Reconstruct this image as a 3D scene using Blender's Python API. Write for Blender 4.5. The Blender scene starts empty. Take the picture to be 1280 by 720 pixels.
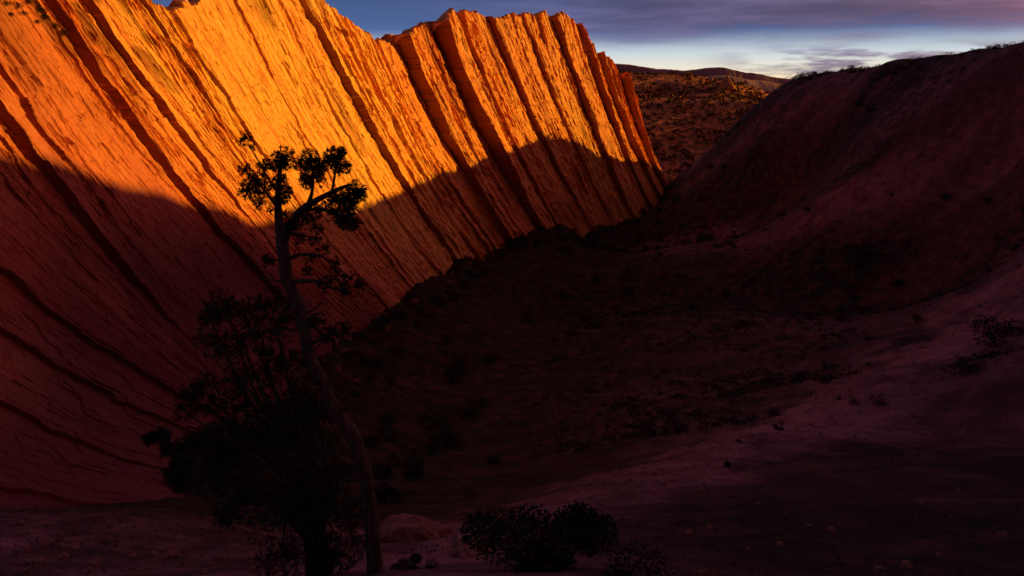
import bpy, math, random
import numpy as np
from mathutils import Vector
random.seed(11); RNG = np.random.default_rng(11)
SC = bpy.context.scene
COL = SC.collection
# ------------------------------------------------------------------ camera model (metres, eye at origin, looking along +Y, pitched down)
F = 850.0; P = math.radians(17); CP, SP = math.cos(P), math.sin(P)
def ray(px, py):
    a = (px-640)/F; b = (360-py)/F
    return np.array([a, CP+b*SP, -SP+b*CP])
def at(px, py, Y):
    r = ray(px, py); return r*(Y/r[1])
SUN_AZ, SUN_EL = math.radians(72), math.radians(11.3)
# ------------------------------------------------------------------ noise
def _h(ix, iy, seed):
    with np.errstate(over='ignore'):
        n = (ix.astype(np.int64)*374761393 + iy.astype(np.int64)*668265263 + seed*1442695041) & 0xffffffff
        n = ((n ^ (n >> 13))*1274126177) & 0xffffffff
        n = ((n ^ (n >> 15))*2246822519) & 0xffffffff
        n = n ^ (n >> 16)
    return (n & 0xffff)/65535.0
def vn(x, y, seed=0):
    x = np.asarray(x, float); y = np.asarray(y, float)
    x, y = np.broadcast_arrays(x, y)
    ix = np.floor(x); iy = np.floor(y); fx = x-ix; fy = y-iy
    fx = fx*fx*(3-2*fx); fy = fy*fy*(3-2*fy)
    a = _h(ix, iy, seed); b = _h(ix+1, iy, seed); c = _h(ix, iy+1, seed); d = _h(ix+1, iy+1, seed)
    return (a*(1-fx)+b*fx)*(1-fy)+(c*(1-fx)+d*fx)*fy
def fbm(x, y, seed=0, o=4):
    s = 0; A = .5
    for k in range(o):
        s = s + A*(vn(x*2**k, y*2**k, seed+k*17)-.5); A *= .5
    return s*2
def hs(k, seed=0):
    k = np.asarray(k); return _h(np.floor(k), np.zeros_like(np.floor(k)), seed)
def sstep(a, b, x):
    t = np.clip((x-a)/(b-a), 0, 1); return t*t*(3-2*t)
# ------------------------------------------------------------------ mesh helpers
def grid_mesh(name, X, attrs=None, uv=None, smooth=False):
    """X: (n, m, 3) array of points -> one sheet"""
    n, m, _ = X.shape
    me = bpy.data.meshes.new(name)
    i = np.arange(n-1)[:, None]*m + np.arange(m-1)[None]
    q = np.stack([i, i+1, i+m+1, i+m], -1).reshape(-1)
    nf = (n-1)*(m-1)
    me.vertices.add(n*m); me.vertices.foreach_set('co', X.reshape(-1).astype(np.float32))
    me.loops.add(nf*4); me.loops.foreach_set('vertex_index', q.astype(np.int32))
    me.polygons.add(nf); me.polygons.foreach_set('loop_start', np.arange(0, nf*4, 4, dtype=np.int32))
    me.update(calc_edges=True)
    me.polygons.foreach_set('use_smooth', np.full(nf, smooth, bool))
    for k, v in (attrs or {}).items():
        a = me.attributes.new(k, 'FLOAT', 'POINT'); a.data.foreach_set('value', v.reshape(-1).astype(np.float32))
    if uv is not None:
        l = me.uv_layers.new(name='UVMap'); l.data.foreach_set('uv', uv.reshape(-1, 2)[q].reshape(-1).astype(np.float32))
    me.validate()
    return me
class MB:
    def __init__(s): s.v = []; s.f = []
    def tube(s, pts, rad, seg=9, rough=0.0):
        pts = [Vector(p) for p in pts]; b = len(s.v)
        u = Vector((1, 0, 0))
        for i, p in enumerate(pts):
            d = (pts[min(i+1, len(pts)-1)]-pts[max(i-1, 0)])
            if d.length < 1e-6: d = Vector((0, 0, 1))
            d.normalize()
            u = (u-d*u.dot(d))
            if u.length < 1e-3: u = d.orthogonal()
            u.normalize(); w = d.cross(u)
            for k in range(seg):
                a = 2*math.pi*k/seg; r = rad[i]*(1+rough*random.uniform(-1, 1))
                s.v.append(p+(u*math.cos(a)+w*math.sin(a))*r)
        for i in range(len(pts)-1):
            for k in range(seg):
                s.f.append((b+i*seg+k, b+i*seg+(k+1) % seg, b+(i+1)*seg+(k+1) % seg, b+(i+1)*seg+k))
        s.f.append(tuple(b+(len(pts)-1)*seg+k for k in range(seg)))
    def leaf(s, c, d, L, W):
        d = Vector(d).normalized(); o = d.orthogonal().normalized()
        o = (o*math.cos(random.random()*6.28)+d.cross(o)*math.sin(random.random()*6.28)).normalized()
        b = len(s.v); c = Vector(c)
        s.v += [c-o*W*.5, c+d*L*.5-o*W*.6, c+d*L, c+d*L*.5+o*W*.6]
        s.f.append((b, b+1, b+2, b+3))
    def mesh(s, name, smooth=False):
        me = bpy.data.meshes.new(name); me.from_pydata([tuple(v) for v in s.v], [], s.f)
        if smooth: me.polygons.foreach_set('use_smooth', np.ones(len(me.polygons), bool))
        me.update(); return me
def spline(pts, n=6):
    """Catmull-Rom through rows of numbers"""
    p = np.array(pts, float); p = np.vstack([2*p[0]-p[1], p, 2*p[-1]-p[-2]]); out = []
    for i in range(1, len(p)-2):
        for t in np.linspace(0, 1, n, endpoint=False):
            a, b, c, d = p[i-1], p[i], p[i+1], p[i+2]
            out.append(.5*((2*b)+(-a+c)*t+(2*a-5*b+4*c-d)*t*t+(-a+3*b-3*c+d)*t**3))
    out.append(p[-2]); return np.array(out)
def link(name, me, m, parent=None):
    o = bpy.data.objects.new(name, me); COL.objects.link(o)
    if m and not me.materials: me.materials.append(m)
    if parent: o.parent = parent
    return o
def tag(o, label=None, cat=None, group=None, kind=None):
    if label: o['label'] = label
    if cat: o['category'] = cat
    if group: o['group'] = group
    if kind: o['kind'] = kind
    return o
def empty(name, loc):
    o = bpy.data.objects.new(name, None); o.location = loc; COL.objects.link(o); return o
def copy_tree(o, parent=None):
    c = o.copy(); COL.objects.link(c)
    if parent: c.parent = parent
    for ch in o.children: copy_tree(ch, c)
    return c
# ------------------------------------------------------------------ materials
def mat(name):
    m = bpy.data.materials.new(name); m.use_nodes = True
    n = m.node_tree.nodes; l = m.node_tree.links; n.clear()
    out = n.new('ShaderNodeOutputMaterial'); b = n.new('ShaderNodeBsdfPrincipled')
    b.inputs['Roughness'].default_value = .9; b.inputs['Specular IOR Level'].default_value = .15
    l.new(b.outputs[0], out.inputs[0]); return m, n, l, b
def N(n, t, **k):
    x = n.new('ShaderNode'+t)
    for a, v in k.items(): setattr(x, a, v)
    return x
def ramp(n, stops):
    r = n.new('ShaderNodeValToRGB'); e = r.color_ramp.elements
    e[0].position, e[0].color = stops[0][0], (*stops[0][1], 1)
    e[1].position, e[1].color = stops[-1][0], (*stops[-1][1], 1)
    for p, c in stops[1:-1]:
        x = e.new(p); x.color = (*c, 1)
    return r
def noise(n, l, vec, scale, detail=5, rough=.55, stretch=None):
    if stretch:
        mp = N(n, 'Mapping'); mp.inputs['Scale'].default_value = stretch; l.new(vec, mp.inputs[0]); vec = mp.outputs[0]
    x = N(n, 'TexNoise'); x.inputs['Scale'].default_value = scale; x.inputs['Detail'].default_value = detail; x.inputs['Roughness'].default_value = rough
    l.new(vec, x.inputs['Vector']); return x.outputs['Fac']
def mix(n, l, fac, a, b, mode='MIX'):
    x = N(n, 'MixRGB', blend_type=mode)
    for s, v in ((0, fac), (1, a), (2, b)):
        if isinstance(v, (int, float)): x.inputs[s].default_value = v
        elif isinstance(v, tuple): x.inputs[s].default_value = (*v, 1)
        else: l.new(v, x.inputs[s])
    return x.outputs[0]
def math_(n, l, op, a, b=None, c=None, clamp=False):
    x = N(n, 'Math', operation=op); x.use_clamp = clamp
    for i, v in enumerate((a, b, c)):
        if v is None: continue
        if isinstance(v, (int, float)): x.inputs[i].default_value = v
        else: l.new(v, x.inputs[i])
    return x.outputs[0]
def mrange(n, l, v, a, b, c=0., d=1.):
    x = N(n, 'MapRange'); x.interpolation_type = 'SMOOTHSTEP'
    l.new(v, x.inputs[0])
    for i, q in enumerate((a, b, c, d)): x.inputs[i+1].default_value = q
    return x.outputs[0]

def cliff_material():
    m, n, l, b = mat('sandstone')
    uv = N(n, 'UVMap').outputs[0]
    streak = noise(n, l, uv, 1, 6, .6, (.9, .05, 1))
    streak2 = noise(n, l, uv, 1, 5, .6, (3.2, .14, 1))
    patch = noise(n, l, uv, 1, 4, .5, (.06, .03, 1))
    po = N(n, 'NewGeometry').outputs['Position']
    grain = noise(n, l, po, 1.3, 7, .68)
    fine = noise(n, l, po, 5.5, 6, .7)
    c = ramp(n, [(.22, (.76, .235, .10)), (.48, (.90, .35, .125)), (.75, (.95, .47, .14))]); l.new(math_(n, l, 'ADD', math_(n, l, 'MULTIPLY', patch, .55), math_(n, l, 'MULTIPLY', N(n, 'Attribute', attribute_name='tint').outputs['Fac'], .48)), c.inputs[0])
    s = mrange(n, l, streak, .36, .55); c1 = mix(n, l, s, (.80, .25, .09), c.outputs[0])
    s2 = mrange(n, l, streak2, .33, .47); c2 = mix(n, l, s2, (.60, .17, .065), c1)
    g = mrange(n, l, grain, .3, .62, .88, 1.06); c3 = mix(n, l, 1., c2, g, 'MULTIPLY')
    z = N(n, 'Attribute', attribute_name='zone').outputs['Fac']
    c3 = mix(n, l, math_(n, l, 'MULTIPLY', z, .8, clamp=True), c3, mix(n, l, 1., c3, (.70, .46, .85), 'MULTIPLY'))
    c3 = mix(n, l, math_(n, l, 'SUBTRACT', z, 1., clamp=True), c3, mix(n, l, 1., c3, (.27, .30, .50), 'MULTIPLY'))  # lower near wall darkened by its painted shade
    w = N(n, 'Attribute', attribute_name='varnish_shade').outputs['Fac']
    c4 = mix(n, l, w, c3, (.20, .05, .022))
    l.new(c4, b.inputs['Base Color'])
    h = math_(n, l, 'ADD', math_(n, l, 'MULTIPLY', grain, .7), math_(n, l, 'MULTIPLY', fine, .25))
    h = math_(n, l, 'ADD', h, math_(n, l, 'MULTIPLY', streak2, .35))
    bp = N(n, 'Bump'); bp.inputs['Strength'].default_value = .75; bp.inputs['Distance'].default_value = .5
    l.new(h, bp.inputs['Height']); l.new(bp.outputs[0], b.inputs['Normal'])
    return m
def ground_material():
    m, n, l, b = mat('red_soil')
    co = N(n, 'NewGeometry').outputs['Position']
    big = noise(n, l, co, .05, 5, .6); mid = noise(n, l, co, .45, 6, .65); fine = noise(n, l, co, 3.5, 6, .7)
    lay = noise(n, l, co, 1, 5, .6, (.12, .12, .9))
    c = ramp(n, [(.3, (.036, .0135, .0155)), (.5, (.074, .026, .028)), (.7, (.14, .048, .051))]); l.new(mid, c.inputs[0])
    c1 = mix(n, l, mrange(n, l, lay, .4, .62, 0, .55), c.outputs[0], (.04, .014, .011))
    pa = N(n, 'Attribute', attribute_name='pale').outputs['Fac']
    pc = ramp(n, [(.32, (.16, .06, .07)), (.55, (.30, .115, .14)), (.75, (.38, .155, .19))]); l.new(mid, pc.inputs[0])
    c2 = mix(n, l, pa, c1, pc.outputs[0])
    ve = N(n, 'Attribute', attribute_name='veg_dark').outputs['Fac']; ve = math_(n, l, 'MULTIPLY', ve, 1.12, clamp=True)
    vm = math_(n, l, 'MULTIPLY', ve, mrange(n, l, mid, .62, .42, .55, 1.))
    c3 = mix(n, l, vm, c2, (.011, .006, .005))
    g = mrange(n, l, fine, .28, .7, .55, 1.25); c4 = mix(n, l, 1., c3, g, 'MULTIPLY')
    l.new(c4, b.inputs['Base Color'])
    h = math_(n, l, 'ADD', math_(n, l, 'MULTIPLY', mid, .8), math_(n, l, 'MULTIPLY', fine, .18))
    bp = N(n, 'Bump'); bp.inputs['Strength'].default_value = .8; bp.inputs['Distance'].default_value = .6
    l.new(h, bp.inputs['Height']); l.new(bp.outputs[0], b.inputs['Normal'])
    return m
def simple(name, lo, hi, scale, bump=.3, dist=.02, stretch=None, rough=.9):
    m, n, l, b = mat(name)
    co = N(n, 'TexCoord').outputs['Object']
    f = noise(n, l, co, scale, 5, .65, stretch)
    c = ramp(n, [(.3, lo), (.7, hi)]); l.new(f, c.inputs[0]); l.new(c.outputs[0], b.inputs['Base Color'])
    b.inputs['Roughness'].default_value = rough
    if bump:
        bp = N(n, 'Bump'); bp.inputs['Strength'].default_value = bump; bp.inputs['Distance'].default_value = dist
        l.new(f, bp.inputs['Height']); l.new(bp.outputs[0], b.inputs['Normal'])
    return m
M_CLIFF = cliff_material(); M_GROUND = ground_material()
M_LEAF = simple('pine_needles', (.012, .014, .006), (.035, .034, .014), 3, 0)
M_JUN = simple('juniper_scales', (.010, .011, .006), (.03, .028, .013), 2, 0)
M_SHRUB = simple('shrub_leaves', (.011, .009, .006), (.03, .022, .012), 1.2, 0)
M_BARK = simple('bark', (.02, .012, .010), (.135, .085, .075), 14, .8, .03, (1, 1, .18))
M_TWIG = simple('twig_bark', (.03, .018, .013), (.07, .045, .035), 9, .4)
M_ROCK = simple('pink_rock', (.13, .05, .04), (.28, .11, .09), 3.5, .7, .06)
M_CLIFF_ROCK = simple('fallen_sandstone', (.09, .035, .025), (.20, .075, .045), 2.0, .7, .15)
M_SPIRE = simple('red_rock', (.34, .10, .04), (.55, .2, .06), .35, .7, .8)
def farhill_material():
    m, n, l, b = mat('brushy_slope')
    co = N(n, 'NewGeometry').outputs['Position']
    a = noise(n, l, co, .05, 6, .65); f = noise(n, l, co, .22, 5, .7)
    c = ramp(n, [(.35, (.36, .08, .026)), (.5, (.60, .14, .04)), (.68, (.78, .21, .055))]); l.new(a, c.inputs[0])
    c1 = mix(n, l, mrange(n, l, f, .44, .6), c.outputs[0], (.13, .042, .018))
    l.new(c1, b.inputs['Base Color'])
    bp = N(n, 'Bump'); bp.inputs['Strength'].default_value = .6; bp.inputs['Distance'].default_value = 2
    l.new(f, bp.inputs['Height']); l.new(bp.outputs[0], b.inputs['Normal']); return m
M_FAR = farhill_material()
M_MESA = simple('mesa_rock', (.20, .085, .10), (.34, .15, .16), .012, .5, 8)
M_PLAIN = simple('plain_soil', (.06, .03, .02), (.10, .045, .03), .01, 0)
# ------------------------------------------------------------------ cliff: tilted, ribbed sandstone wall
# rib: top point (bearing px, depth), foot point, height of the step on its near edge
RIBS = [(-260,570,18,140,700,23,.3),(-260,430,24,195,640,32,.4),(-260,300,28,225,590,40,.5),(-260,190,31,265,545,46,.6),(-260,80,33,310,540,54,.75),(-150,-60,40,350,520,64,1.15),
 (-20,-100,50,430,440,92,1.05),(60,-60,56,455,420,104,1.1),(212,12,70,495,395,120,.42),(285,-10,82,525,372,132,.45),(345,-5,95,556,350,150,.55),(378,2,105,577,335,162,2.1),
 (430,22,122,600,325,178,.4),(474,58,137,622,315,190,.4),(492,47,146,640,308,200,5.6),(540,32,163,676,291,221,6.6),(572,15,176,702,290,234,.8),(610,24,195,742,291,255,2.6),
 (655,20,210,770,287,270,1.4),(690,22,225,797,284,285,3.4),(722,35,245,818,270,300,3.4),(748,70,262,827,254,310,4.4),(775,96,278,832,238,320,5),(800,132,292,835,226,327,3)]
RT = np.array([at(*r[:3]) for r in RIBS]); RB = np.array([at(*r[3:6]) for r in RIBS]); RH = np.array([r[6] for r in RIBS])
def lerp_tab(tab, c):
    c = np.clip(c, 0, len(tab)-1.0001); i = c.astype(int); f = (c-i)
    p0 = tab[np.maximum(i-1, 0)]; p1 = tab[i]; p2 = tab[i+1]; p3 = tab[np.minimum(i+2, len(tab)-1)]
    f = f[..., None] if tab.ndim > 1 else f
    lin = p1*(1-f)+p2*f
    cat = .5*((2*p1)+(-p0+p2)*f+(2*p0-5*p1+4*p2-p3)*f*f+(-p0+3*p1-3*p2+p3)*f**3)
    return .5*lin+.5*cat
def build_cliff():
    cols = []
    for k in range(len(RIBS)-1):
        w = max(np.hypot(RIBS[k+1][0]-RIBS[k][0], RIBS[k+1][1]-RIBS[k][1])*.75, np.hypot(RIBS[k+1][3]-RIBS[k][3], RIBS[k+1][4]-RIBS[k][4]))
        n = int(np.clip(w*1.7, 45, 170)); cols.append(k+np.arange(n)/n)
    c = np.concatenate(cols); nu = len(c); nv = 460
    T = lerp_tab(RT, c); B = lerp_tab(RB, c)
    L = np.linalg.norm(B-T, axis=1)
    mid = (T+B)/2; U = np.concatenate([[0], np.cumsum(np.linalg.norm(np.diff(mid, axis=0), axis=1))])
    far = sstep(120, 260, mid[:, 1])
    # ragged top edge
    e = .7*hs(U/.6, 3)+1.1*hs(U/1.9, 4)*hs(U/5.3, 8)+(.4+.7*far+3.6*sstep(8, 50, mid[:, 0]))*hs(U/.8, 5)*hs(U/4.1, 6)+1.5*fbm(U/7, U*0, 7)
    v = np.linspace(0, 1.16, nv)**1.0
    V0 = -e/L
    vv = V0[:, None]*(1-v/1.16)[None]+v[None]
    X = T[:, None]*(1-vv[..., None])+B[:, None]*vv[..., None]
    bulge = -2.2*4*vv*(1-vv)
    # smooth normal from the undisplaced sheet
    k = 25
    Ts = np.stack([np.convolve(np.pad(T[:, j], k, 'edge'), np.ones(2*k+1)/(2*k+1), 'valid') for j in range(3)], 1)
    Bs = np.stack([np.convolve(np.pad(B[:, j], k, 'edge'), np.ones(2*k+1)/(2*k+1), 'valid') for j in range(3)], 1)
    ds = np.gradient((Ts+Bs)/2, axis=0); rb = Bs-Ts
    nrm = np.cross(rb, ds); nrm /= np.linalg.norm(nrm, axis=1)[:, None]
    nrm *= np.sign(nrm[:, :1])
    UU = np.broadcast_to(U[:, None], vv.shape); VV = vv*L[:, None]; CC = np.broadcast_to(c[:, None], vv.shape)
    sc = np.gradient(U)/np.maximum(np.gradient(c), 1e-6)            # metres per rib step
    # big slabs
    cj = CC+(.5*fbm(CC*2, VV/26, 21, 2)+.42*fbm(CC*9, VV/3, 22, 3))*(1.5/sc)[:, None]
    cj = np.clip(cj, 0, len(RIBS)-1.001); kk = np.floor(cj).astype(int); s = cj-kk
    hmod = .7+.6*vn(kk*3.7, VV/18, 23)
    D = .62*RH[kk]*hmod*(1-s)**1.2*(1-.45*sstep(.4, 1.1, vv))*np.where(kk == 7, sstep(.62, .3, vv), 1)*np.where(kk == 5, sstep(.75, .5, vv), 1)
    # an undercut gully on the near side of every slab
    D -= .12*RH[kk]*np.exp(-((1-s)*sc[:, None]/1.6)**2)*hmod
    def saw(per, amp, seed, sv, keep=.35):
        q = UU/per+.4*fbm(UU/per/3, VV/(sv*3), seed, 2)+.17*fbm(UU/per*2, VV/(per*.8), seed+9, 3)
        i = np.floor(q); f = q-i
        a = sstep(keep, 1., vn(i*5.3, VV/sv+hs(i, seed+2)*50, seed+1)*.75+.25*hs(i, seed+3))
        return amp*a*(1-f)**1.2-amp*.5*a*np.exp(-((1-f)/.12)**2)
    near = 1-sstep(60, 170, mid[:, 1])[:, None]
    low_shade = sstep(9.5, 5.5, CC+1.5*fbm(UU/9, VV/12, 86, 3))*sstep(.22, .66, vv+.15*fbm(UU/6, VV/9, 87, 3))  # painted shade over the lower part of the near wall
    clus = (.25+1.15*sstep(.32, .66, vn(UU/9, VV/45, 88)*.7+.3*vn(UU/3, VV/20, 89)))*(1-.6*low_shade)*(1+.45*(1-near))
    D += clus*(.6+.4*(1-near))*saw(4.6, .62, 31, 22, .35)+clus*(.75+.25*(1-near))*saw(1.9, .30, 41, 11, .4)+clus*(.35+.65*near)*saw(.8, .13, 51, 6, .4)
    D += clus*(.4+.6*near)*saw(.75, .17, 131, 1.1, .5)+(1-near)*saw(1.9, .5, 141, 2.6, .5)+clus*saw(1.2, .22, 151, 1.8, .52)
    # two close ribs die out half way down
    D += .45*fbm(UU/5, VV/16, 61, 3)+.16*fbm(UU/1.1, VV/3.6, 62, 4)
    # blocky joints across the ribs
    ib = np.floor(UU/1.6+.3*fbm(UU/2, VV/3, 66, 2)); jb = VV/2.4+hs(ib, 67)*9
    D += (1-near)*.42*(_h(np.floor(UU/2.6+.3*fbm(UU/3, VV/4, 71, 2)), np.floor(VV/4.2+hs(np.floor(UU/2.6), 72)*7), 73)**2-.3)
    D += .17*(_h(ib, np.floor(jb), 68)-.5)+.10*(_h(np.floor(UU/.7), np.floor(VV/.9+hs(np.floor(UU/.7), 69)*5), 70)-.5)
    X = X+nrm[:, None]*(D+bulge)[..., None]
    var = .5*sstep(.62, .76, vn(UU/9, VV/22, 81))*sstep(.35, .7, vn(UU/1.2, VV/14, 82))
    # scrub-dark ledge near the top of the close ribs
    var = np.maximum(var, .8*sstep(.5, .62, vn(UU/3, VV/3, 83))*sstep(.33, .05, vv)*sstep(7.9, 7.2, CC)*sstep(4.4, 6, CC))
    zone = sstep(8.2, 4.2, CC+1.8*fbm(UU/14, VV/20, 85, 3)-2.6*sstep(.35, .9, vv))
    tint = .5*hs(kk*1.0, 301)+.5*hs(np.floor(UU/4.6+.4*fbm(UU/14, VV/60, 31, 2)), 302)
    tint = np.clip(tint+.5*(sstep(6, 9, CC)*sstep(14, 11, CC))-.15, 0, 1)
    zone = zone+low_shade
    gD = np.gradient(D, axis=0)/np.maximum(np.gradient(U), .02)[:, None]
    var = np.maximum(var, .8*sstep(.8, 2.2, gD))  # steep step faces darkened too: shade painted in on top of the varnish
    # folded-over back
    hn = nrm.copy(); hn[:, 2] = 0; hn /= np.linalg.norm(hn, axis=1)[:, None]
    back = []
    for j in range(9, 0, -1):
        q = X[:, 0]-hn*(1.0*j**1.5)[None] if False else X[:, 0]-hn*(.9*j**1.5)
        q = q.copy(); q[:, 2] -= .35*j**1.9+.8*fbm(U/2.5, U*0+j, 91, 3)-.4
        back.append(q)
    XB = np.stack(back, 1); X = np.concatenate([XB, X], 1)
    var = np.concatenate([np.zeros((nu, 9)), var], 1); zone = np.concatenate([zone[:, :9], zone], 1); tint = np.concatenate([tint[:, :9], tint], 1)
    uv = np.stack([np.broadcast_to(U[:, None], (nu, nv+9)), np.concatenate([np.broadcast_to(-np.arange(9, 0, -1)*2., (nu, 9))+VV[:, :1], VV], 1)], -1)
    # end cap: fold the far end away
    endc = []
    for j in (1, 2, 3):
        q = X[-1]+np.array([-6., 4., 0])*j; q = q.copy(); q[:, 2] -= 2.5*j*j; endc.append(q)
    X = np.concatenate([X, np.stack(endc)], 0); var = np.concatenate([var, var[-1:].repeat(3, 0)], 0); zone = np.concatenate([zone, zone[-1:].repeat(3, 0)], 0); tint = np.concatenate([tint, tint[-1:].repeat(3, 0)], 0)
    uv = np.concatenate([uv, uv[-1:]+np.array([[[3, 0]], [[6, 0]], [[9, 0]]])], 0)
    me = grid_mesh('cliff', X[:, ::-1], {'varnish_shade': var[:, ::-1], 'zone': zone[:, ::-1], 'tint': tint[:, ::-1]}, uv[:, ::-1])
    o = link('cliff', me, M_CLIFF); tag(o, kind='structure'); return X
CLIFF = build_cliff()
# ------------------------------------------------------------------ ground: valley, right-hand hill and the rim the camera stands on
G = []
def gp(px, py, Y, dz=0): p = at(px, py, Y); G.append((p[0], p[1], p[2]+dz))
for q in [(740,320,235),(700,400,150),(560,470,95),(480,560,60),(400,640,35),(230,690,18),(50,700,15),(460,718,10),(640,720,8),(350,715,13),(50,640,20),
          (1250,400,75),(1000,540,45),(750,610,35),(640,660,25),(1280,720,12),(1280,560,35),(1000,640,22),(900,720,9.5),
          (1280,300,110),(1280,180,135),(1280,55,150),(1150,76,185),(1050,90,225),(990,101,255),(935,145,285,-6),(890,185,300,-1),(850,215,310,-2.6),(828,243,316),
          (1000,250,200),(900,300,190),(1000,400,110),(850,400,125),(800,500,70),(1100,470,68)]: gp(*q)
for b in RB[2:-2]: G.append((b[0]-.5, b[1], b[2]+.6))
for b in RB[:-2:2]: G.append((b[0]-28, b[1]-8, b[2]-6))
G += [(105,86,25.0),(106,97,21.9),(106,109,17.6),(106,123,11.6),(106,138,8.2),(106,170,5.8),(105,203,3.6),(103,240,1.6),(97,272,-9),(106,60,27),(106,20,27),(100,-30,24),(70,40,2),(62,15,-1),(45,5,-5),(60,-30,4),
      (150,150,-4),(150,100,4),(150,60,15),(122,86,20.5),(123,97,17),(124,109,12.5),(124,123,8),(124,138,4.5),(124,155,1.5),(124,185,-1),(124,225,-4),(150,225,-4),(150,285,-15),(125,310,-20),(170,0,16),
      (0,0,-1.9),(0,4,-4.3),(3,4,-4.4),(-3,4,-4.4),(0,-8,-.5),(-10,-8,-1),(12,-8,-.5),(-22,8,-9),(-26,-8,-4),(0,-30,2),(-30,-30,2),
      (110,345,-38),(90,350,-50),(60,350,-62),(150,380,-40),(60,420,-70),(0,380,-60),(150,430,-55),(200,300,-30)]
G = np.array(G)
def tps(r2): return np.where(r2 > 1e-9, r2*np.log(np.maximum(r2, 1e-9))*.5, 0)
_g = G[:, :2]/100.0; _n = len(G)
_K = tps(((_g[:, None]-_g[None])**2).sum(-1))+np.eye(_n)*1e-4
_Pm = np.hstack([np.ones((_n, 1)), _g]); _A = np.block([[_K, _Pm], [_Pm.T, np.zeros((3, 3))]])
_W = np.linalg.solve(_A, np.concatenate([G[:, 2], [0, 0, 0]]))
def gbase(x, y):
    x = np.asarray(x, float); y = np.asarray(y, float); s = _W[_n]+_W[_n+1]*x/100+_W[_n+2]*y/100
    for i in range(_n): s = s+_W[i]*tps((x/100-_g[i, 0])**2+(y/100-_g[i, 1])**2)
    return s
def segdist(x, y, pts):
    d = np.full(np.broadcast(x, y).shape, 1e9); tt = np.zeros_like(d)
    for i in range(len(pts)-1):
        a = np.array(pts[i][:2]); b = np.array(pts[i+1][:2]); ab = b-a
        t = np.clip(((x-a[0])*ab[0]+(y-a[1])*ab[1])/(ab@ab), 0, 1)
        q = np.hypot(x-a[0]-t*ab[0], y-a[1]-t*ab[1]); w = q < d; d = np.where(w, q, d); tt = np.where(w, i+t, tt)
    return d, tt
RIBBON = [at(1330, 350, 85), at(1250, 400, 75), at(1120, 470, 58), at(1000, 535, 45), at(880, 585, 38), at(750, 612, 34), at(660, 650, 26)]
VALLEY = [at(815, 285, 290), at(740, 325, 235), at(700, 400, 150), at(560, 470, 95), at(480, 560, 60), at(400, 640, 35), at(350, 690, 22)]
def ground(x, y):
    x = np.asarray(x, float); y = np.asarray(y, float)
    z = gbase(x, y); r = np.hypot(x, y)
    dr, _ = segdist(x, y, RIBBON)
    hill = sstep(10, 45, x)
    # gullies running down the hillside, small ledges
    q = x*.62+y*.78; p = y*.62-x*.78
    rid = 1-np.abs(2*vn(q/24+.35*fbm(p/40, q/40, 105, 2), p/95, 101)-1)
    z = z+hill*sstep(20, 60, r)*(1-.9*np.exp(-((x-108)/18)**2))*(3.6*(rid-.55)+1.5*fbm(q/9, p/22, 102, 4))+.55*sstep(10, 40, r)*fbm(x/7, y/7, 103, 4)+.10*fbm(x/1.3, y/1.3, 104, 4)*sstep(3, 10, r)
    z = z+.55*np.exp(-(dr/4.5)**2)
    df, _ = segdist(x, y, RB[2:-1])
    z = z+np.exp(-(df/7.0)**2)*(1.3+2.2*fbm(x/9, y/9, 106, 3)+1.0*fbm(x/2.6, y/2.6, 107, 3))*sstep(50, 95, r)
    return z
def hit(px, py, y0=4, y1=420):
    r = ray(px, py); Y = np.geomspace(y0, y1, 700); p = r[None]*(Y/r[1])[:, None]
    d = p[:, 2]-ground(p[:, 0], p[:, 1]); i = np.argmax(d < 0)
    if d[i] >= 0: return None
    t = d[i-1]/(d[i-1]-d[i]); return p[i-1]*(1-t)+p[i]*t
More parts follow.
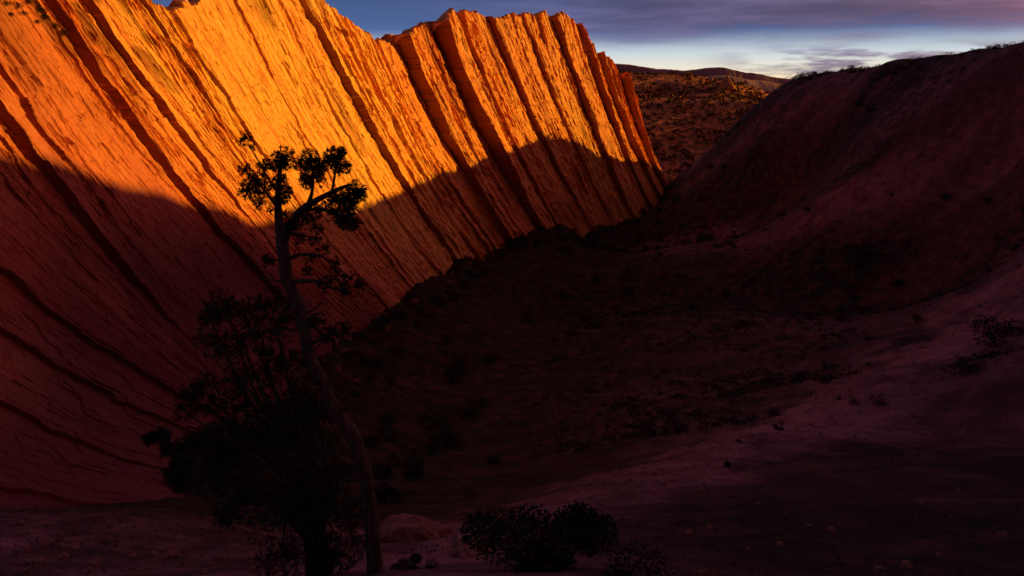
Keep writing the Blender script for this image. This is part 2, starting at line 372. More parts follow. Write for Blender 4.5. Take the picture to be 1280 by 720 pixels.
def build_ground():
    a = np.concatenate([np.radians(np.linspace(-180, -52, 60, endpoint=False)), np.radians(np.linspace(-52, 50, 720, endpoint=False)), np.radians(np.linspace(50, 180, 80))])
    r = np.geomspace(.6, 460, 640)
    A, R = np.meshgrid(a, r, indexing='ij')
    x = np.sin(A)*R; y = np.cos(A)*R
    z = ground(x, y)
    z = z-sstep(330, 460, R)*60*sstep(.2, .8, (y > -1e9)*1.0)
    dr, tr = segdist(x, y, RIBBON); dv, tv = segdist(x, y, VALLEY)
    wr = 2.2+.064*R
    n1 = fbm(x/5, y/5, 111, 5); n2 = fbm(x/18, y/18, 112, 4)
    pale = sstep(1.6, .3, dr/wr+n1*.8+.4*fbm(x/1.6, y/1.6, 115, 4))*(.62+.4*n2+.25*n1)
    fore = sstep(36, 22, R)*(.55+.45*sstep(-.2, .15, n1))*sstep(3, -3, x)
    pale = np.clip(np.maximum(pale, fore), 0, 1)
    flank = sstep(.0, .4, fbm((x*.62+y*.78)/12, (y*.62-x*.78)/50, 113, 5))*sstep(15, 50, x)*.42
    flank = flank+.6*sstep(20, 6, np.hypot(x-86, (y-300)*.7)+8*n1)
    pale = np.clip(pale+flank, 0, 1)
    veg_dark = sstep(1.15, .35, dv/(13+.27*R)+n1*.35)
    veg_dark = np.maximum(veg_dark, .95*sstep(.05, .32, fbm((x*.62+y*.78)/13, (y*.62-x*.78)/40, 114, 5)+.2*n1)*sstep(0, 30, x))
    veg_dark = np.maximum(veg_dark, .85*sstep(.0, 1., sstep(1.6, 1.0, dr/wr+n1*.5)*sstep(-.2, .1, n1)*(1-pale)))
    veg_dark = np.maximum(veg_dark, .9*sstep(38, 24, R)*sstep(1, 7, x)*sstep(.9, 1.5, dr/wr+.5*n1)*sstep(-.35, .1, n2+.4*n1))  # also darkens the near ground right of centre, off the pale ribbon
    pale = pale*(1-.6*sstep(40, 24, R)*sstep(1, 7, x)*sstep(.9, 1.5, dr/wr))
    veg_dark = np.clip(veg_dark, 0, 1)*(1-.8*pale)
    me = grid_mesh('ground', np.stack([x, y, z], -1), {'pale': pale, 'veg_dark': veg_dark}, smooth=True)
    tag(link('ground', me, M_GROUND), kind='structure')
build_ground()
# ------------------------------------------------------------------ far brushy slope, mesa and the plain to the horizon
FH = np.array([at(*q) for q in [(800,215,400),(850,225,400),(900,200,420),(950,175,450),(820,185,450),(870,165,480),(930,125,540),(770,125,560),(840,118,620),(905,112,620),(760,92,720),(820,95,760),(880,99,740),(935,121,620),(700,100,700),(990,145,560),(640,110,650)]]+[(400,480,-50),(180,430,-9),(202,490,-13),(172,398,-13),(-60,460,-50),(0,900,-20),(200,950,-30),(350,900,-60),(-120,800,-10),(150,340,-70)])  # includes a hidden shoulder, raised to throw shade on the slope's right side
_f = FH[:, :2]/100; _m = len(FH)
_Kf = tps(((_f[:, None]-_f[None])**2).sum(-1))+np.eye(_m)*2e-3
_Pf = np.hstack([np.ones((_m, 1)), _f]); _Wf = np.linalg.solve(np.block([[_Kf, _Pf], [_Pf.T, np.zeros((3, 3))]]), np.concatenate([FH[:, 2], [0, 0, 0]]))
def farhill(x, y):
    s = _Wf[_m]+_Wf[_m+1]*x/100+_Wf[_m+2]*y/100
    for i in range(_m): s = s+_Wf[i]*tps((x/100-_f[i, 0])**2+(y/100-_f[i, 1])**2)
    return s+5*fbm(x/60, y/60, 121, 4)+1.3*fbm(x/12, y/12, 122, 3)
def build_far():
    x, y = np.meshgrid(np.linspace(-90, 400, 260), np.linspace(345, 930, 300), indexing='ij')
    z = farhill(x, y)
    edge = np.minimum.reduce([x+90, 400-x, 930-y, (y-345)]); z = np.where(edge < 30, z-(30-edge)*1.5, z)
    tag(link('far_hill', grid_mesh('far_hill', np.stack([x, y, z], -1)[:, ::-1][:, ::-1], smooth=True), M_FAR), kind='structure')
    # brush and junipers on it read as one mass
    mb = MB()
    for k in range(2600):
        px = random.uniform(40, 330); py = random.uniform(385, 780)
        if vn(px/25, py/25, 131) < .38: continue
        pz = float(farhill(np.array(px), np.array(py))); s = random.uniform(1.0, 2.9)
        for j in range(9):
            d = Vector((random.gauss(0, 1), random.gauss(0, 1), random.uniform(0, 1.6))).normalized()
            mb.leaf((px+d.x*s*.5, py+d.y*s*.5, pz+s*.25+d.z*s*.4), d, s*.8, s*.7)
    tag(link('far_brush', mb.mesh('far_brush'), simple('far_brush_leaves', (.06, .03, .009), (.20, .072, .018), .05, 0)), 'dark brush scattered over the sunlit far slope', 'brush', kind='stuff')
    sk = [(-1500,60),(-300,66),(300,70),(640,72),(700,73),(770,79),(790,81),(810,84),(835,87),(853,88),(875,87),(890,85),(903,84.5),(915,87),(935,91),(960,95),(990,98),(1010,100),(1100,103),(1300,106),(2500,104)]
    xs = np.interp(np.linspace(0, 1, 700), np.linspace(0, 1, len(sk)), [s[0] for s in sk]); ys = np.interp(xs, [s[0] for s in sk], [s[1] for s in sk])
    rows = []
    Tp = np.array([at(a, b, 2600.) for a, b in zip(xs, ys)])
    Tp[:, 2] += 5*fbm(Tp[:, 0]/70, Tp[:, 0]*0, 141, 5)
    prof = [(-1.0, 900), (-.9, 400), (-.5, 120), (0, 0), (.02, -25), (.16, -45), (.2, -110), (.42, -260), (.6, -420), (.8, -800), (1.0, -1300)]
    for t, dy in prof:
        q = Tp.copy(); q[:, 1] += dy*(1+.5*fbm(Tp[:, 0]/260, Tp[:, 0]*0+abs(t)*2, 142, 4)); zb = -130
        q[:, 2] = q[:, 2]*(1-abs(t))+zb*abs(t); rows.append(q)
    tag(link('mesa', grid_mesh('mesa', np.stack(rows, 1)[:, ::-1], smooth=False), M_MESA), kind='structure')
    a = np.linspace(0, 2*math.pi, 97); rr = np.array([1., 300, 1000, 4000, 12000, 40000])
    Aa, Rr = np.meshgrid(a, rr, indexing='ij')
    tag(link('plain', grid_mesh('plain', np.stack([np.cos(Aa)*Rr, np.sin(Aa)*Rr, Rr*0-135], -1)[::-1]), M_PLAIN), kind='structure')
build_far()
def rock_mesh(name, sx, sy, sz, seed, sub=4, rough=.28, spire=False):
    import bmesh
    bm = bmesh.new(); bmesh.ops.create_icosphere(bm, subdivisions=sub, radius=1)
    for v in bm.verts:
        p = v.co.copy()
        d = 1+rough*float(fbm(np.array(p.x*1.6+seed*3.1+p.z), np.array(p.y*1.6-p.z*1.3+seed), seed, 4))*1.6
        cut = Vector((math.sin(seed), math.cos(seed*2.1), .5)).normalized()
        for c in (cut, Vector((math.cos(seed*1.7), math.sin(seed*.9), .9)).normalized(), Vector((-cut.y, cut.x, .1)).normalized()):
            dd = p.dot(c)
            if dd > .62: p -= c*(dd-.62)*.85
        p *= d
        if spire: w = 1-.55*max(p.z, 0); p.x *= w; p.y *= w
        v.co = (p.x*sx, p.y*sy, p.z*sz)
    me = bpy.data.meshes.new(name); bm.to_mesh(me); bm.free(); return me
for k, (px, py, Y, w, h, lb) in enumerate([(907, 112, 615, 9.5, 9, 'tallest and widest jagged red rock outcrop on the far slope below the mesa'), (895, 111, 618, 5, 6.5, 'lower red rock spire just beside the tallest one on the far slope'), (877, 105, 640, 4, 7, 'isolated small dark red spire standing on the crest of the far slope'), (862, 102, 680, 3.5, 5.5, 'smallest red knob on the far slope crest, farthest from the tall spires')]):
    p = at(px, py, Y); p[2] = float(farhill(np.array(p[0]), np.array(p[1])))
    o = link('rock_spire', rock_mesh('rock_spire', w, w*.8, h, k+3, 4, .4, True), M_SPIRE); o.location = p
    tag(o, lb, 'rock spire', 'red spires on the far slope')
# ------------------------------------------------------------------ vegetation
def shrub_meshes(seed, leaves=900, w=1., h=.8, leaf=.085):
    random.seed(seed); f = MB(); st = MB()
    lobes = [(Vector((random.gauss(0, .38)*w, random.gauss(0, .38)*w, random.uniform(.25, .75)*h)), random.uniform(.22, .42)) for _ in range(11)]
    for c, r in lobes:
        st.tube(spline([(c.x*.1, c.y*.1, -.12), (c.x*.5, c.y*.5, c.z*.45), tuple(c)], 4), np.linspace(.035, .008, 9), 5)
    for k in range(leaves):
        c, r = random.choice(lobes)
        d = Vector((random.gauss(0, 1), random.gauss(0, 1), random.gauss(0, 1))).normalized()
        q = c+d*r*random.random()**.4
        if q.z < 0: q.z = abs(q.z)*.3
        f.leaf(q, d+Vector((0, 0, .5)), leaf*random.uniform(.7, 1.6), leaf*.55)
    return f.mesh('foliage'), st.mesh('stem')
PROTO = [shrub_meshes(50+i, 900, 1., [.8, 1.05, .6, .9][i]) for i in range(4)]
SMALL = [shrub_meshes(80+i, 750, 1., [.8, .95, .65][i], .095) for i in range(3)]
FINE = [shrub_meshes(95+i, 9500, 1., [.85, 1.][i], .042) for i in range(2)]
random.seed(5)
def shrub(p, s, label, cat='shrub', group=None, big=True, name='shrub', zs=1.):
    i = random.randrange(4 if big else 3)
    rz = random.random()*6.28; k = (s*random.uniform(.9, 1.1), s*random.uniform(.9, 1.1), s*zs*random.uniform(.85, 1.15))
    if big or p[1] < 45:
        pr = FINE[i % 2] if p[1] < 45 else PROTO[i]
        r = empty(name, p); link('foliage', pr[0], M_SHRUB, r); link('stem', pr[1], M_TWIG, r)
    else:
        r = link(name, SMALL[i][0], M_SHRUB); r.location = p
    r.rotation_euler = (0, 0, rz); r.scale = k
    return tag(r, label, cat, group)
NAMED = [(685, 712, 1.8, 'broad rounded dark bush at the bottom edge beside the pink boulder'),
 (515, 712, .5, 'low dark bush between the leaning pine trunk and the pink boulder'),
 (1248, 425, 3.6, 'largest dark bush at the upper end of the pale bare slope'),
 (1085, 330, 7., 'wide black thicket across the middle of the shadowed hillside'),
 (1122, 356, 2.6, 'small dark bush just below the wide black thicket on the hillside'),
 (1036, 462, 1.5, 'round dark bush on the upper border of the pale bare slope'),
 (1096, 505, 1.1, 'dark bush growing alone in the middle of the pale bare slope'),
 (1215, 465, 1.5, 'low dark bush on the pale slope beneath the largest bush'),
 (966, 520, 1.4, 'dark bush at the edge of the valley thicket above the pale slope'),
 (880, 300, 4.5, 'dark bush at the narrow head of the valley near the cliff end')]
for px, py, s, lb in NAMED:
    p = hit(px, py)
    if p is None: continue
    p = p.copy(); p[2] -= .1*s
    shrub(p, s*.8, lb, 'bush', name='bush', zs=.8)
p = hit(910, 583); p = p-np.array([0, 0, .12]); shrub(p, .3, 'tiny upright dark bush standing alone on the pale ribbon of soil', 'bush', name='bush', zs=1.5)
# valley thicket
cnt = 0
while cnt < 80:
    t = random.random()*5.2; i = int(t); a = VALLEY[i]*(1-(t-i))+VALLEY[i+1]*(t-i)
    w = 3+.11*a[1]; x = a[0]+random.gauss(0, w*.55); y = a[1]+random.gauss(0, w*.7)
    if y < 34: continue
    z = float(ground(x, y)); s = random.uniform(.9, 1.9)*(.8+.004*y)
    shrub((x, y, z-.12*s), s, 'dark shrub in the dense thicket filling the valley floor', 'shrub', 'valley floor thicket', big=y < 75); cnt += 1
# foot of the cliff
for k in range(50):
    c = random.uniform(5.5, 21); i = int(c); b = RB[i]*(1-(c-i))+RB[i+1]*(c-i)
    x = b[0]+random.uniform(1, 7); y = b[1]+random.uniform(-3, 3); z = float(ground(x, y)); s = random.uniform(1.0, 2.4)
    shrub((x, y, z-.12*s), s, 'dark shrub along the foot of the ribbed cliff', 'shrub', 'shrubs at the foot of the cliff', big=False)
# hillside
cnt = 0
while cnt < 112:
    x = random.uniform(12, 112); y = random.uniform(25, 300)
    if x/y > .85 or x/y < .12 or vn(x/16, y/16, 151) < .5: continue
    d, _ = segdist(np.array([x]), np.array([y]), RIBBON)
    z = float(ground(x, y)); s = random.uniform(.45, 1.25)*(.7+.005*y)
    if d[0] < 3.5: s *= .45
    shrub((x, y, z-.12*s), s, 'small dark shrub scattered on the shadowed hillside', 'shrub', 'scattered shrubs of the hillside', big=False); cnt += 1
for k in range(42):
    y = random.uniform(140, 275); x = float(np.interp(y, [140, 230, 260, 285], [106, 105, 101, 94]))+random.uniform(-5, 3); z = float(ground(x, y)); s = random.uniform(.6, 1.7)
    shrub((x, y, z-.15*s), s, 'small dark shrub on the skyline of the shadowed hill', 'shrub', 'shrubs along the hill skyline', big=False)
_c = CLIFF.reshape(-1, 3); _f = _c[:, 1]*CP-_c[:, 2]*SP; _px = 640+F*_c[:, 0]/_f; _py = 360-F*(_c[:, 1]*SP+_c[:, 2]*CP)/_f
for px, py in [(8, 6), (22, 10), (34, 3), (30, 18), (48, 14), (58, 24), (66, 34), (74, 44), (45, 28), (14, 20)]:
    i = np.argmin((_px-px)**2+(_py-py)**2+1e4*(_c[:, 1] < 20)); s = random.uniform(.3, .55)
    shrub(tuple(_c[i]+np.array([.1, 0, -.1])), s, 'dark shrub clinging to the sunlit rock near the top corner of the cliff', 'shrub', 'shrubs on the sunlit ledge', big=False)
# grass tufts and low brush: uncountable
def tufts():
    mb = MB(); random.seed(9)
    for k in range(7000):
        a = random.uniform(-.75, .75); r = 8*math.exp(random.random()*3.4); x = math.sin(a)*r; y = math.cos(a)*r
        if vn(x/6, y/6, 161) < .42 or x < -20: continue
        z = float(ground(x, y)) if k % 1 == 0 else 0
        s = random.uniform(.025, .075)*(1+r/16)
        for j in range(8):
            d = Vector((random.gauss(0, 1), random.gauss(0, 1), random.uniform(.4, 2))).normalized()
            mb.leaf((x+d.x*s*.3, y+d.y*s*.3, z-.02), d, s*1.1, s*.12)
    tag(link('dry_grass', mb.mesh('dry_grass'), simple('dry_grass_blades', (.03, .014, .012), (.10, .045, .035), .4, 0)), 'dry tufts of grass and low brush over the slopes', 'grass', kind='stuff')
tufts()
def gfast(x, y): return ground(np.array([x]), np.array([y]))[0]
def hillside_brush():
    mb = MB(); rg = random.Random(4); k = 0
    while k < 2300:
        y = 50*math.exp(rg.random()*1.75); x = y*rg.uniform(.05, .80)+rg.uniform(-4, 8)
        if x > 110: continue
        d = (x*.62+y*.78); p = (y*.62-x*.78)
        if vn(d/14, p/34, 171)*.6+vn(x/6, y/6, 172)*.4 < .47: continue
        if segdist(np.array([x]), np.array([y]), RIBBON)[0][0] < 3.2+.03*y and rg.random() < .88: continue
        k += 1; z = float(gfast(x, y)); s = rg.uniform(.22, .6)*(.75+.0065*y)
        for j in range(26):
            e = Vector((rg.gauss(0, 1), rg.gauss(0, 1), rg.uniform(-.2, 1.5))).normalized()
            mb.leaf((x+e.x*s*.55, y+e.y*s*.55, z+max(e.z, 0)*s*.55), e+Vector((rg.gauss(0, .5), rg.gauss(0, .5), .3)), s*.32, s*.2)
    tag(link('hillside_brush', mb.mesh('hillside_brush'), simple('brush_leaves', (.012, .009, .007), (.04, .026, .018), .3, 0)), 'low dark brush covering the folds of the shadowed hillside', 'brush', kind='stuff')

hillside_brush()
# ------------------------------------------------------------------ foreground pine
random.seed(21)
def w(px, py, Y): return at(px, py, Y)
def limb(mb, rows, rough=.05, seg=9, n=6):
    """rows: px, py, depth, radius in px"""
    s = spline(rows, n); mb.tube([at(a, b, c) for a, b, c, d in s], [max(d, .35)*c/F for a, b, c, d in s], seg, rough)
def cluster(mb, tw, px, py, r, Y, dens=1.0, ndl=.058, flat=.85, base=None, dark=1):
    c = Vector(at(px, py, Y)); R = r*Y/F
    k = int(dens*(10+r*2.1))
    for _ in range(k):
        d = Vector((random.gauss(0, 1), random.gauss(0, 1), random.gauss(0, 1)*flat)).normalized()
        q = c+d*R*random.random()**.45
        if tw is not None and random.random() < .5:
            tw.tube([c+(q-c)*.1, c+(q-c)*.6+Vector((0, 0, -.01)), q], [.006, .004, .002], 4)
        ax = (d+Vector((random.gauss(0, .5), random.gauss(0, .5), random.gauss(.35, .5)))).normalized()
        for j in range(11):
            e = (ax+Vector((random.gauss(0, .7), random.gauss(0, .7), random.gauss(0, .7)))).normalized()
            mb.leaf(q, e, ndl*random.uniform(.6, 1.3), .009)
base = hit(467, 716, 6, 40); YB = 10.0
pine = empty('pine_tree', tuple(base))
tag(pine, 'leaning old pine with a bare curved trunk and sparse crown against the sunlit cliff', 'tree')
off = Vector(base)
def attach(name, mb, m, parent, smooth=False):
    o = link(name, mb.mesh(name, smooth), m, parent); o.matrix_parent_inverse.identity()
    me = o.data; me.transform(__import__('mathutils').Matrix.Translation(-Vector(parent.location))); return o
tr = MB()
limb(tr, [(474, 770, 9.9, 15), (470, 735, 10, 12.5), (467, 690, 10, 11), (460, 612, 10, 10), (443, 548, 10, 9.5), (420, 514, 10, 9), (404, 482, 10, 8.2), (386, 440, 10, 7.8), (377, 392, 10, 8.6), (360, 352, 10, 8.2), (355, 320, 10, 8), (351, 296, 10, 7)], .12, 14, 8)
limb(tr, [(352, 300, 10, 6.5), (348, 270, 10, 5), (348, 240, 10, 4), (351, 205, 10, 2), (352, 192, 10, 1)], .08)
attach('trunk', tr, M_BARK, pine, False)
BR = [[(353, 306, 10, 6.5), (361, 284, 9.95, 5.5), (376, 263, 9.9, 4.6), (400, 248, 9.85, 3.6), (426, 235, 9.8, 2.4), (442, 230, 9.8, 1)],
      [(384, 258, 9.9, 3), (390, 240, 9.9, 2.2), (391, 215, 9.9, 1.2), (386, 200, 9.9, .7)],
      [(415, 241, 9.85, 2), (418, 222, 9.8, 1.5), (422, 200, 9.8, .7)],
      [(349, 262, 10, 2.6), (336, 245, 10.1, 2), (322, 228, 10.15, 1.3), (306, 214, 10.2, .7)],
      [(348, 240, 10, 1.6), (335, 222, 10.1, 1.2), (322, 200, 10.1, .9), (310, 180, 10.1, .5)],
      [(380, 262, 9.9, 2.4), (405, 262, 9.8, 2), (430, 270, 9.75, 1.2), (446, 278, 9.7, .6)],
      [(357, 325, 10, 3.2), (378, 318, 9.9, 2.4), (405, 322, 9.8, 1.6), (432, 342, 9.8, .8)],
      [(364, 352, 10, 3.4), (395, 352, 9.9, 2.4), (425, 362, 9.85, 1.5), (448, 356, 9.8, .7)],
      [(354, 328, 10, 2.2), (344, 325, 10.1, 1.4), (332, 326, 10.1, .7)],
      [(404, 482, 10, 3.4), (388, 484, 9.8, 2.8), (370, 468, 9.6, 2.2), (350, 452, 9.5, 1.4), (330, 440, 9.5, .8)],
      [(388, 430, 10, 3), (410, 420, 9.8, 2.2), (432, 415, 9.7, 1.2)], [(350, 295, 10, 2.2), (372, 292, 9.9, 1.6), (395, 300, 9.9, .8)],
      [(425, 510, 10, 2.4), (445, 495, 10.2, 1.4), (462, 470, 10.3, .7)]]
for b in BR:
    mb = MB(); limb(mb, b, .08, 7); attach('branch', mb, M_BARK, pine)
for k in range(14):
    t = random.random(); i = min(int(t*8), 7); nod = [(460, 612), (443, 548), (420, 514), (404, 482), (386, 440), (377, 392), (360, 352), (355, 320)][i]
    sg = random.choice((-1, 1)); L = random.uniform(18, 48); up = random.uniform(-.7, .15)
    mb = MB(); limb(mb, [(*nod, 10, 2.0), (nod[0]+sg*L*.4, nod[1]+up*L*.3, 9.95, 1.3), (nod[0]+sg*L*.7, nod[1]+up*L*.9, 9.9, .8), (nod[0]+sg*L, nod[1]+up*L, 9.9, .4)], .1, 6, 4)
    limb(mb, [(nod[0]+sg*L*.55, nod[1]+up*L*.6, 9.93, .8), (nod[0]+sg*L*.8, nod[1]+up*L*.6-10, 9.9, .4)], .1, 5, 3)
    attach('dead_branch', mb, M_BARK, pine)
CR = [[(355, 198, 14, 10, 1.2), (348, 206, 10, 10, .8), (352, 225, 8, 10, .6)],
 [(386, 200, 13, 9.9, 1.1), (392, 220, 15, 9.9, 1.2), (384, 228, 9, 9.9, .8), (398, 210, 10, 9.9, .7), (376, 207, 8, 9.9, .6)],
 [(418, 196, 12, 9.8, 1.2), (425, 208, 12, 9.8, 1.2), (408, 202, 8, 9.8, .7), (427, 190, 6, 9.8, .6)],
 [(443, 240, 14, 9.8, 1.2), (430, 250, 16, 9.8, 1.2), (450, 246, 9, 9.8, .9), (415, 250, 12, 9.8, .8), (440, 258, 10, 9.8, .8), (400, 262, 10, 9.85, .6)],
 [(432, 275, 13, 9.75, 1.2), (420, 268, 12, 9.75, .8), (442, 280, 8, 9.7, .8), (380, 275, 12, 9.8, .7), (365, 282, 10, 9.8, .6), (395, 283, 10, 9.8, .4)],
 [(320, 226, 12, 10.1, 1.1), (309, 238, 11, 10.15, 1), (332, 208, 9, 10.1, .8), (306, 212, 7, 10.2, .5), (328, 240, 10, 10.1, .6), (324, 254, 8, 10.1, .5), (340, 232, 8, 10.1, .5)],
 [(352, 248, 9, 10, .8), (358, 240, 8, 10, .7), (342, 262, 7, 10, .35), (352, 270, 8, 10, .3)],
 [(308, 170, 7, 10.1, .3), (301, 177, 5, 10.1, .2), (313, 182, 5, 10.1, .2)],
 [(335, 326, 7, 10.1, .7), (395, 300, 9, 9.9, .4), (405, 312, 9, 9.8, .35), (420, 330, 9, 9.8, .35), (436, 346, 7, 9.8, .3), (388, 322, 8, 9.9, .3), (384, 340, 9, 9.9, .3)],
 [(405, 356, 10, 9.9, .5), (430, 362, 9, 9.8, .5), (450, 355, 8, 9.8, .5), (375, 300, 9, 9.9, .4), (420, 345, 10, 9.8, .25)],
 [(410, 418, 12, 9.8, .6), (430, 414, 12, 9.7, .6), (395, 400, 12, 9.8, .6), (462, 470, 8, 10.3, .4), (445, 492, 9, 10.2, .4), (330, 440, 12, 9.5, .7), (352, 454, 10, 9.5, .6)]]
for g in CR:
    mb = MB(); tw = MB()
    for px, py, r, Y, d in g: cluster(mb, mb, px, py, r, Y, d*2.3)
    attach('foliage', mb, M_LEAF, pine)
# ------------------------------------------------------------------ juniper beside it
jb = hit(400, 705, 8, 40); jun = empty('juniper_tree', tuple(jb))
tag(jun, 'dark spreading juniper with many stems filling the lower space beside the pine trunk', 'tree')
JY = 11.0
JC = [[(275, 380, 20), (262, 396, 14), (292, 392, 20), (318, 388, 22), (345, 378, 22)], [(265, 425, 22), (286, 440, 22), (308, 422, 20), (338, 415, 25), (362, 400, 20)],
 [(240, 492, 16), (234, 512, 18), (256, 482, 18), (272, 504, 22)], [(300, 476, 26), (335, 466, 26), (370, 446, 22), (392, 455, 16)],
 [(200, 545, 11), (188, 548, 8), (214, 562, 14), (226, 582, 14), (246, 556, 20)], [(280, 546, 30), (318, 528, 34), (358, 508, 30), (392, 520, 26)],
 [(258, 604, 20), (300, 606, 38), (350, 578, 42), (398, 560, 34)], [(340, 645, 44), (285, 645, 20), (400, 625, 44), (424, 590, 28), (436, 640, 24)], [(305, 508, 30), (345, 548, 32), (278, 572, 24), (375, 480, 20)], [(432, 682, 36), (384, 690, 42), (345, 700, 30), (410, 715, 36)]]
tm = MB()
for k, (x, y) in enumerate([(398, 690), (408, 700), (388, 698)]):
    limb(tm, [(x+4, y+40, JY-.1, 8), (x, y, JY, 7), (x-22+8*k, y-60, JY, 5), (x-40+18*k, y-130, JY, 3)], .1, 9)
attach('trunk', tm, M_TWIG, jun)
for gi, g in enumerate(JC):
    mb = MB(); st = MB(); gx = sum(a for a, _, _ in g)/len(g); gy = sum(b for _, b, _ in g)/len(g)
    dY = random.uniform(-.7, .7)
    for px, py, r in g:
        Y = JY+dY+random.uniform(-.3, .3)
        cluster(mb, None, px, py, r*.98, Y, (2.0 if py < 520 else 2.8), .085, .7)
        mx, my = (px*.45+398*.55), (py*.4+640*.6)
        limb(st, [(396, min(690, py+110), JY, 2.6), (mx+random.uniform(-14, 14), my+random.uniform(-22, 8), JY+dY*.5, 1.7), (px*.8+gx*.2+random.uniform(-8, 8), py*.9+my*.1, Y, .95), (px, py, Y, .7)], .1, 6, 5)
    attach('branch', st, M_TWIG, jun)
    attach('foliage', mb, M_JUN, jun)
# ------------------------------------------------------------------ boulders and stones in the foreground
for px, py, sx, sy, sz, rz, lb in [(525, 674, 1.7, 1.1, .85, .3, 'long pinkish boulder right beside the base of the leaning pine'), (592, 694, .9, .7, .55, 1.2, 'smaller pinkish boulder between the long boulder and the rounded bush')]:
    p = hit(px, py, 6, 60)
    o = link('boulder', rock_mesh('boulder', sx, sy, sz, int(px), 5), M_ROCK); o.location = p; o.rotation_euler = (.2, .1, rz); tag(o, lb, 'boulder')
TR = [rock_mesh('boulder', 1, .8, .7, k+61, 4) for k in range(4)]
for k in range(46):
    c = random.uniform(4, 19); i = int(c); b = RB[i]*(1-(c-i))+RB[i+1]*(c-i)
    x = b[0]+random.uniform(-1, 5); y = b[1]+random.uniform(-3, 2); q = random.uniform(.3, 1.1)*(.35+.005*y)
    o = link('boulder', TR[k % 4], M_CLIFF_ROCK); o.location = (x, y, float(ground(x, y))+.2*q); o.scale = (q, q, q); o.rotation_euler = (random.random(), random.random(), random.random()*6)
    tag(o, 'fallen block in the rubble at the foot of the cliff', 'boulder', 'rubble along the foot of the cliff')
RS = [rock_mesh('stone', .16, .12, .09, k+31, 3) for k in range(4)]
random.seed(77)
for k in range(70):
    if k < 46: px, py = random.uniform(20, 400), random.uniform(650, 718); gname = 'stones on the dim ground below the cliff'; lb = 'small pale stone on the bare ground at the foot of the juniper'
    else: px, py = random.uniform(700, 1270), random.uniform(610, 716); gname = 'stones on the near slope'; lb = 'small stone on the dark near slope below the pale soil'
    p = hit(px, py, 5, 80)
    if p is None: continue
    o = link('stone', RS[k % 4], M_ROCK); o.location = p; s = random.uniform(.4, 1.3); o.scale = (s, s, s); o.rotation_euler = (random.random(), random.random(), random.random()*6)
    tag(o, lb, 'stone', gname)
# ------------------------------------------------------------------ light
wd = bpy.data.worlds.new('World'); SC.world = wd; wd.use_nodes = True
n = wd.node_tree.nodes; l = wd.node_tree.links; n.clear()
out = N(n, 'OutputWorld'); bg = N(n, 'Background')
sky = N(n, 'TexSky', sky_type='NISHITA'); sky.sun_disc = False; sky.sun_elevation = SUN_EL; sky.sun_rotation = SUN_AZ; sky.dust_density = 2.0; sky.air_density = 1.3
tc = N(n, 'TexCoord').outputs['Generated']; sp = N(n, 'SeparateXYZ'); l.new(tc, sp.inputs[0])
X_, Y_, Z_ = sp.outputs
az = math_(n, l, 'ARCTAN2', X_, Y_)
cb = N(n, 'CombineXYZ'); l.new(math_(n, l, 'MULTIPLY', az, 2.6), cb.inputs[0]); l.new(math_(n, l, 'MULTIPLY', Z_, 20), cb.inputs[1])
cn = noise(n, l, cb.outputs[0], 1.0, 5, .55); cn2 = noise(n, l, cb.outputs[0], 3.1, 5, .6)
cl = math_(n, l, 'ADD', math_(n, l, 'MULTIPLY', cn, .7), math_(n, l, 'MULTIPLY', cn2, .3))
zj = math_(n, l, 'ADD', Z_, math_(n, l, 'MULTIPLY', math_(n, l, 'SUBTRACT', cl, .5), .12))
clear = ramp(n, [(0, (1., .76, .48)), (.014, (.92, .84, .68)), (.034, (.64, .72, .77)), (.065, (.075, .15, .37)), (.12, (.04, .08, .22)), (.4, (.02, .035, .10)), (1, (.012, .02, .06))])
l.new(Z_, clear.inputs[0])
skyc = mix(n, l, .05, clear.outputs[0], mix(n, l, 1., sky.outputs[0], (.06, .06, .06), 'MULTIPLY'))
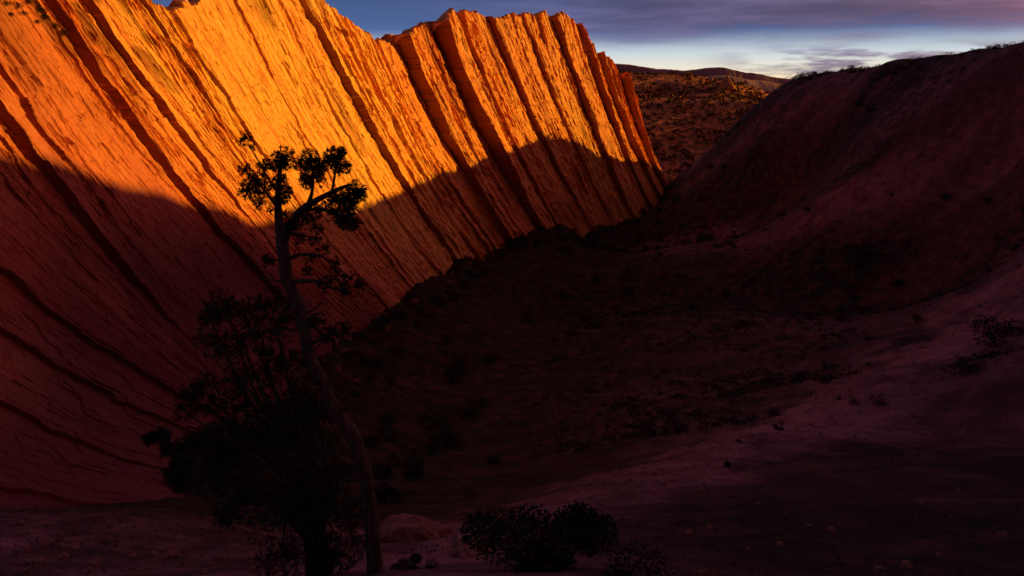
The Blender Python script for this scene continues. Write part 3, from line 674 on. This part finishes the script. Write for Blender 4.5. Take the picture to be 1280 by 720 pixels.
# cloud deck: thickens above four degrees and towards the sunset side
amt = math_(n, l, 'MULTIPLY', mrange(n, l, zj, .040, .074), mrange(n, l, math_(n, l, 'ADD', az, math_(n, l, 'MULTIPLY', math_(n, l, 'SUBTRACT', cn, .5), .5)), -.22, .18, .12, .95))
low = math_(n, l, 'MULTIPLY', mrange(n, l, cn2, .43, .58), mrange(n, l, az, .22, .42, 0, .85))
amt = math_(n, l, 'MAXIMUM', amt, math_(n, l, 'MULTIPLY', mrange(n, l, Z_, .13, .3), .85))  # overhead cloud out of view, added to tint the ambient light
amt = math_(n, l, 'MAXIMUM', amt, math_(n, l, 'MULTIPLY', low, mrange(n, l, Z_, .05, .03)))
cc = ramp(n, [(0, (.10, .105, .23)), (.4, (.16, .12, .215)), (.62, (.215, .115, .185)), (1, (.30, .11, .13))]); l.new(mrange(n, l, az, -.1, 1.1), cc.inputs[0])
ccv = mix(n, l, 1., cc.outputs[0], mrange(n, l, cl, .34, .66, .6, 1.5), 'MULTIPLY')
dim = mrange(n, l, Z_, .1, .6, 1., .75); ccv = mix(n, l, 1., ccv, dim, 'MULTIPLY')
full = mix(n, l, amt, skyc, ccv)
# dusk glow around the sun's bearing
sd = Vector((math.sin(SUN_AZ), math.cos(SUN_AZ), .1))
dp = N(n, 'VectorMath', operation='DOT_PRODUCT'); l.new(tc, dp.inputs[0]); dp.inputs[1].default_value = sd
gl = mrange(n, l, dp.outputs['Value'], .78, 1.03, 0, 1)
full = mix(n, l, gl, full, mix(n, l, 1., full, (.8, .26, .13), 'ADD'))
# unseen sky behind the camera, dimmed to hold the ambient light down
full = mix(n, l, 1., full, mrange(n, l, Y_, -.6, .3, .5, 1.), 'MULTIPLY')
l.new(full, bg.inputs[0]); bg.inputs[1].default_value = 1.0; l.new(bg.outputs[0], out.inputs[0])
sl = bpy.data.lights.new('sun', 'SUN'); sl.energy = 5.0; sl.angle = math.radians(.5); sl.color = (1, .60, .045)
so = bpy.data.objects.new('sun', sl); COL.objects.link(so)
d = Vector((math.sin(SUN_AZ)*math.cos(SUN_EL), math.cos(SUN_AZ)*math.cos(SUN_EL), math.sin(SUN_EL)))
so.rotation_euler = (-d).to_track_quat('-Z', 'Y').to_euler(); so.location = (150, 60, 80)
# ------------------------------------------------------------------ camera
cam = bpy.data.cameras.new('camera'); cam.sensor_width = 36; cam.lens = F/1280*36; cam.clip_start = .05; cam.clip_end = 60000
co = bpy.data.objects.new('camera', cam); co.rotation_euler = (math.radians(90)-P, 0, 0); COL.objects.link(co); SC.camera = co
SC.view_settings.view_transform = 'Standard'; SC.view_settings.look = 'None'; SC.view_settings.exposure = 0; SC.view_settings.gamma = 1
SC.cycles.max_bounces = 5; SC.cycles.diffuse_bounces = 3
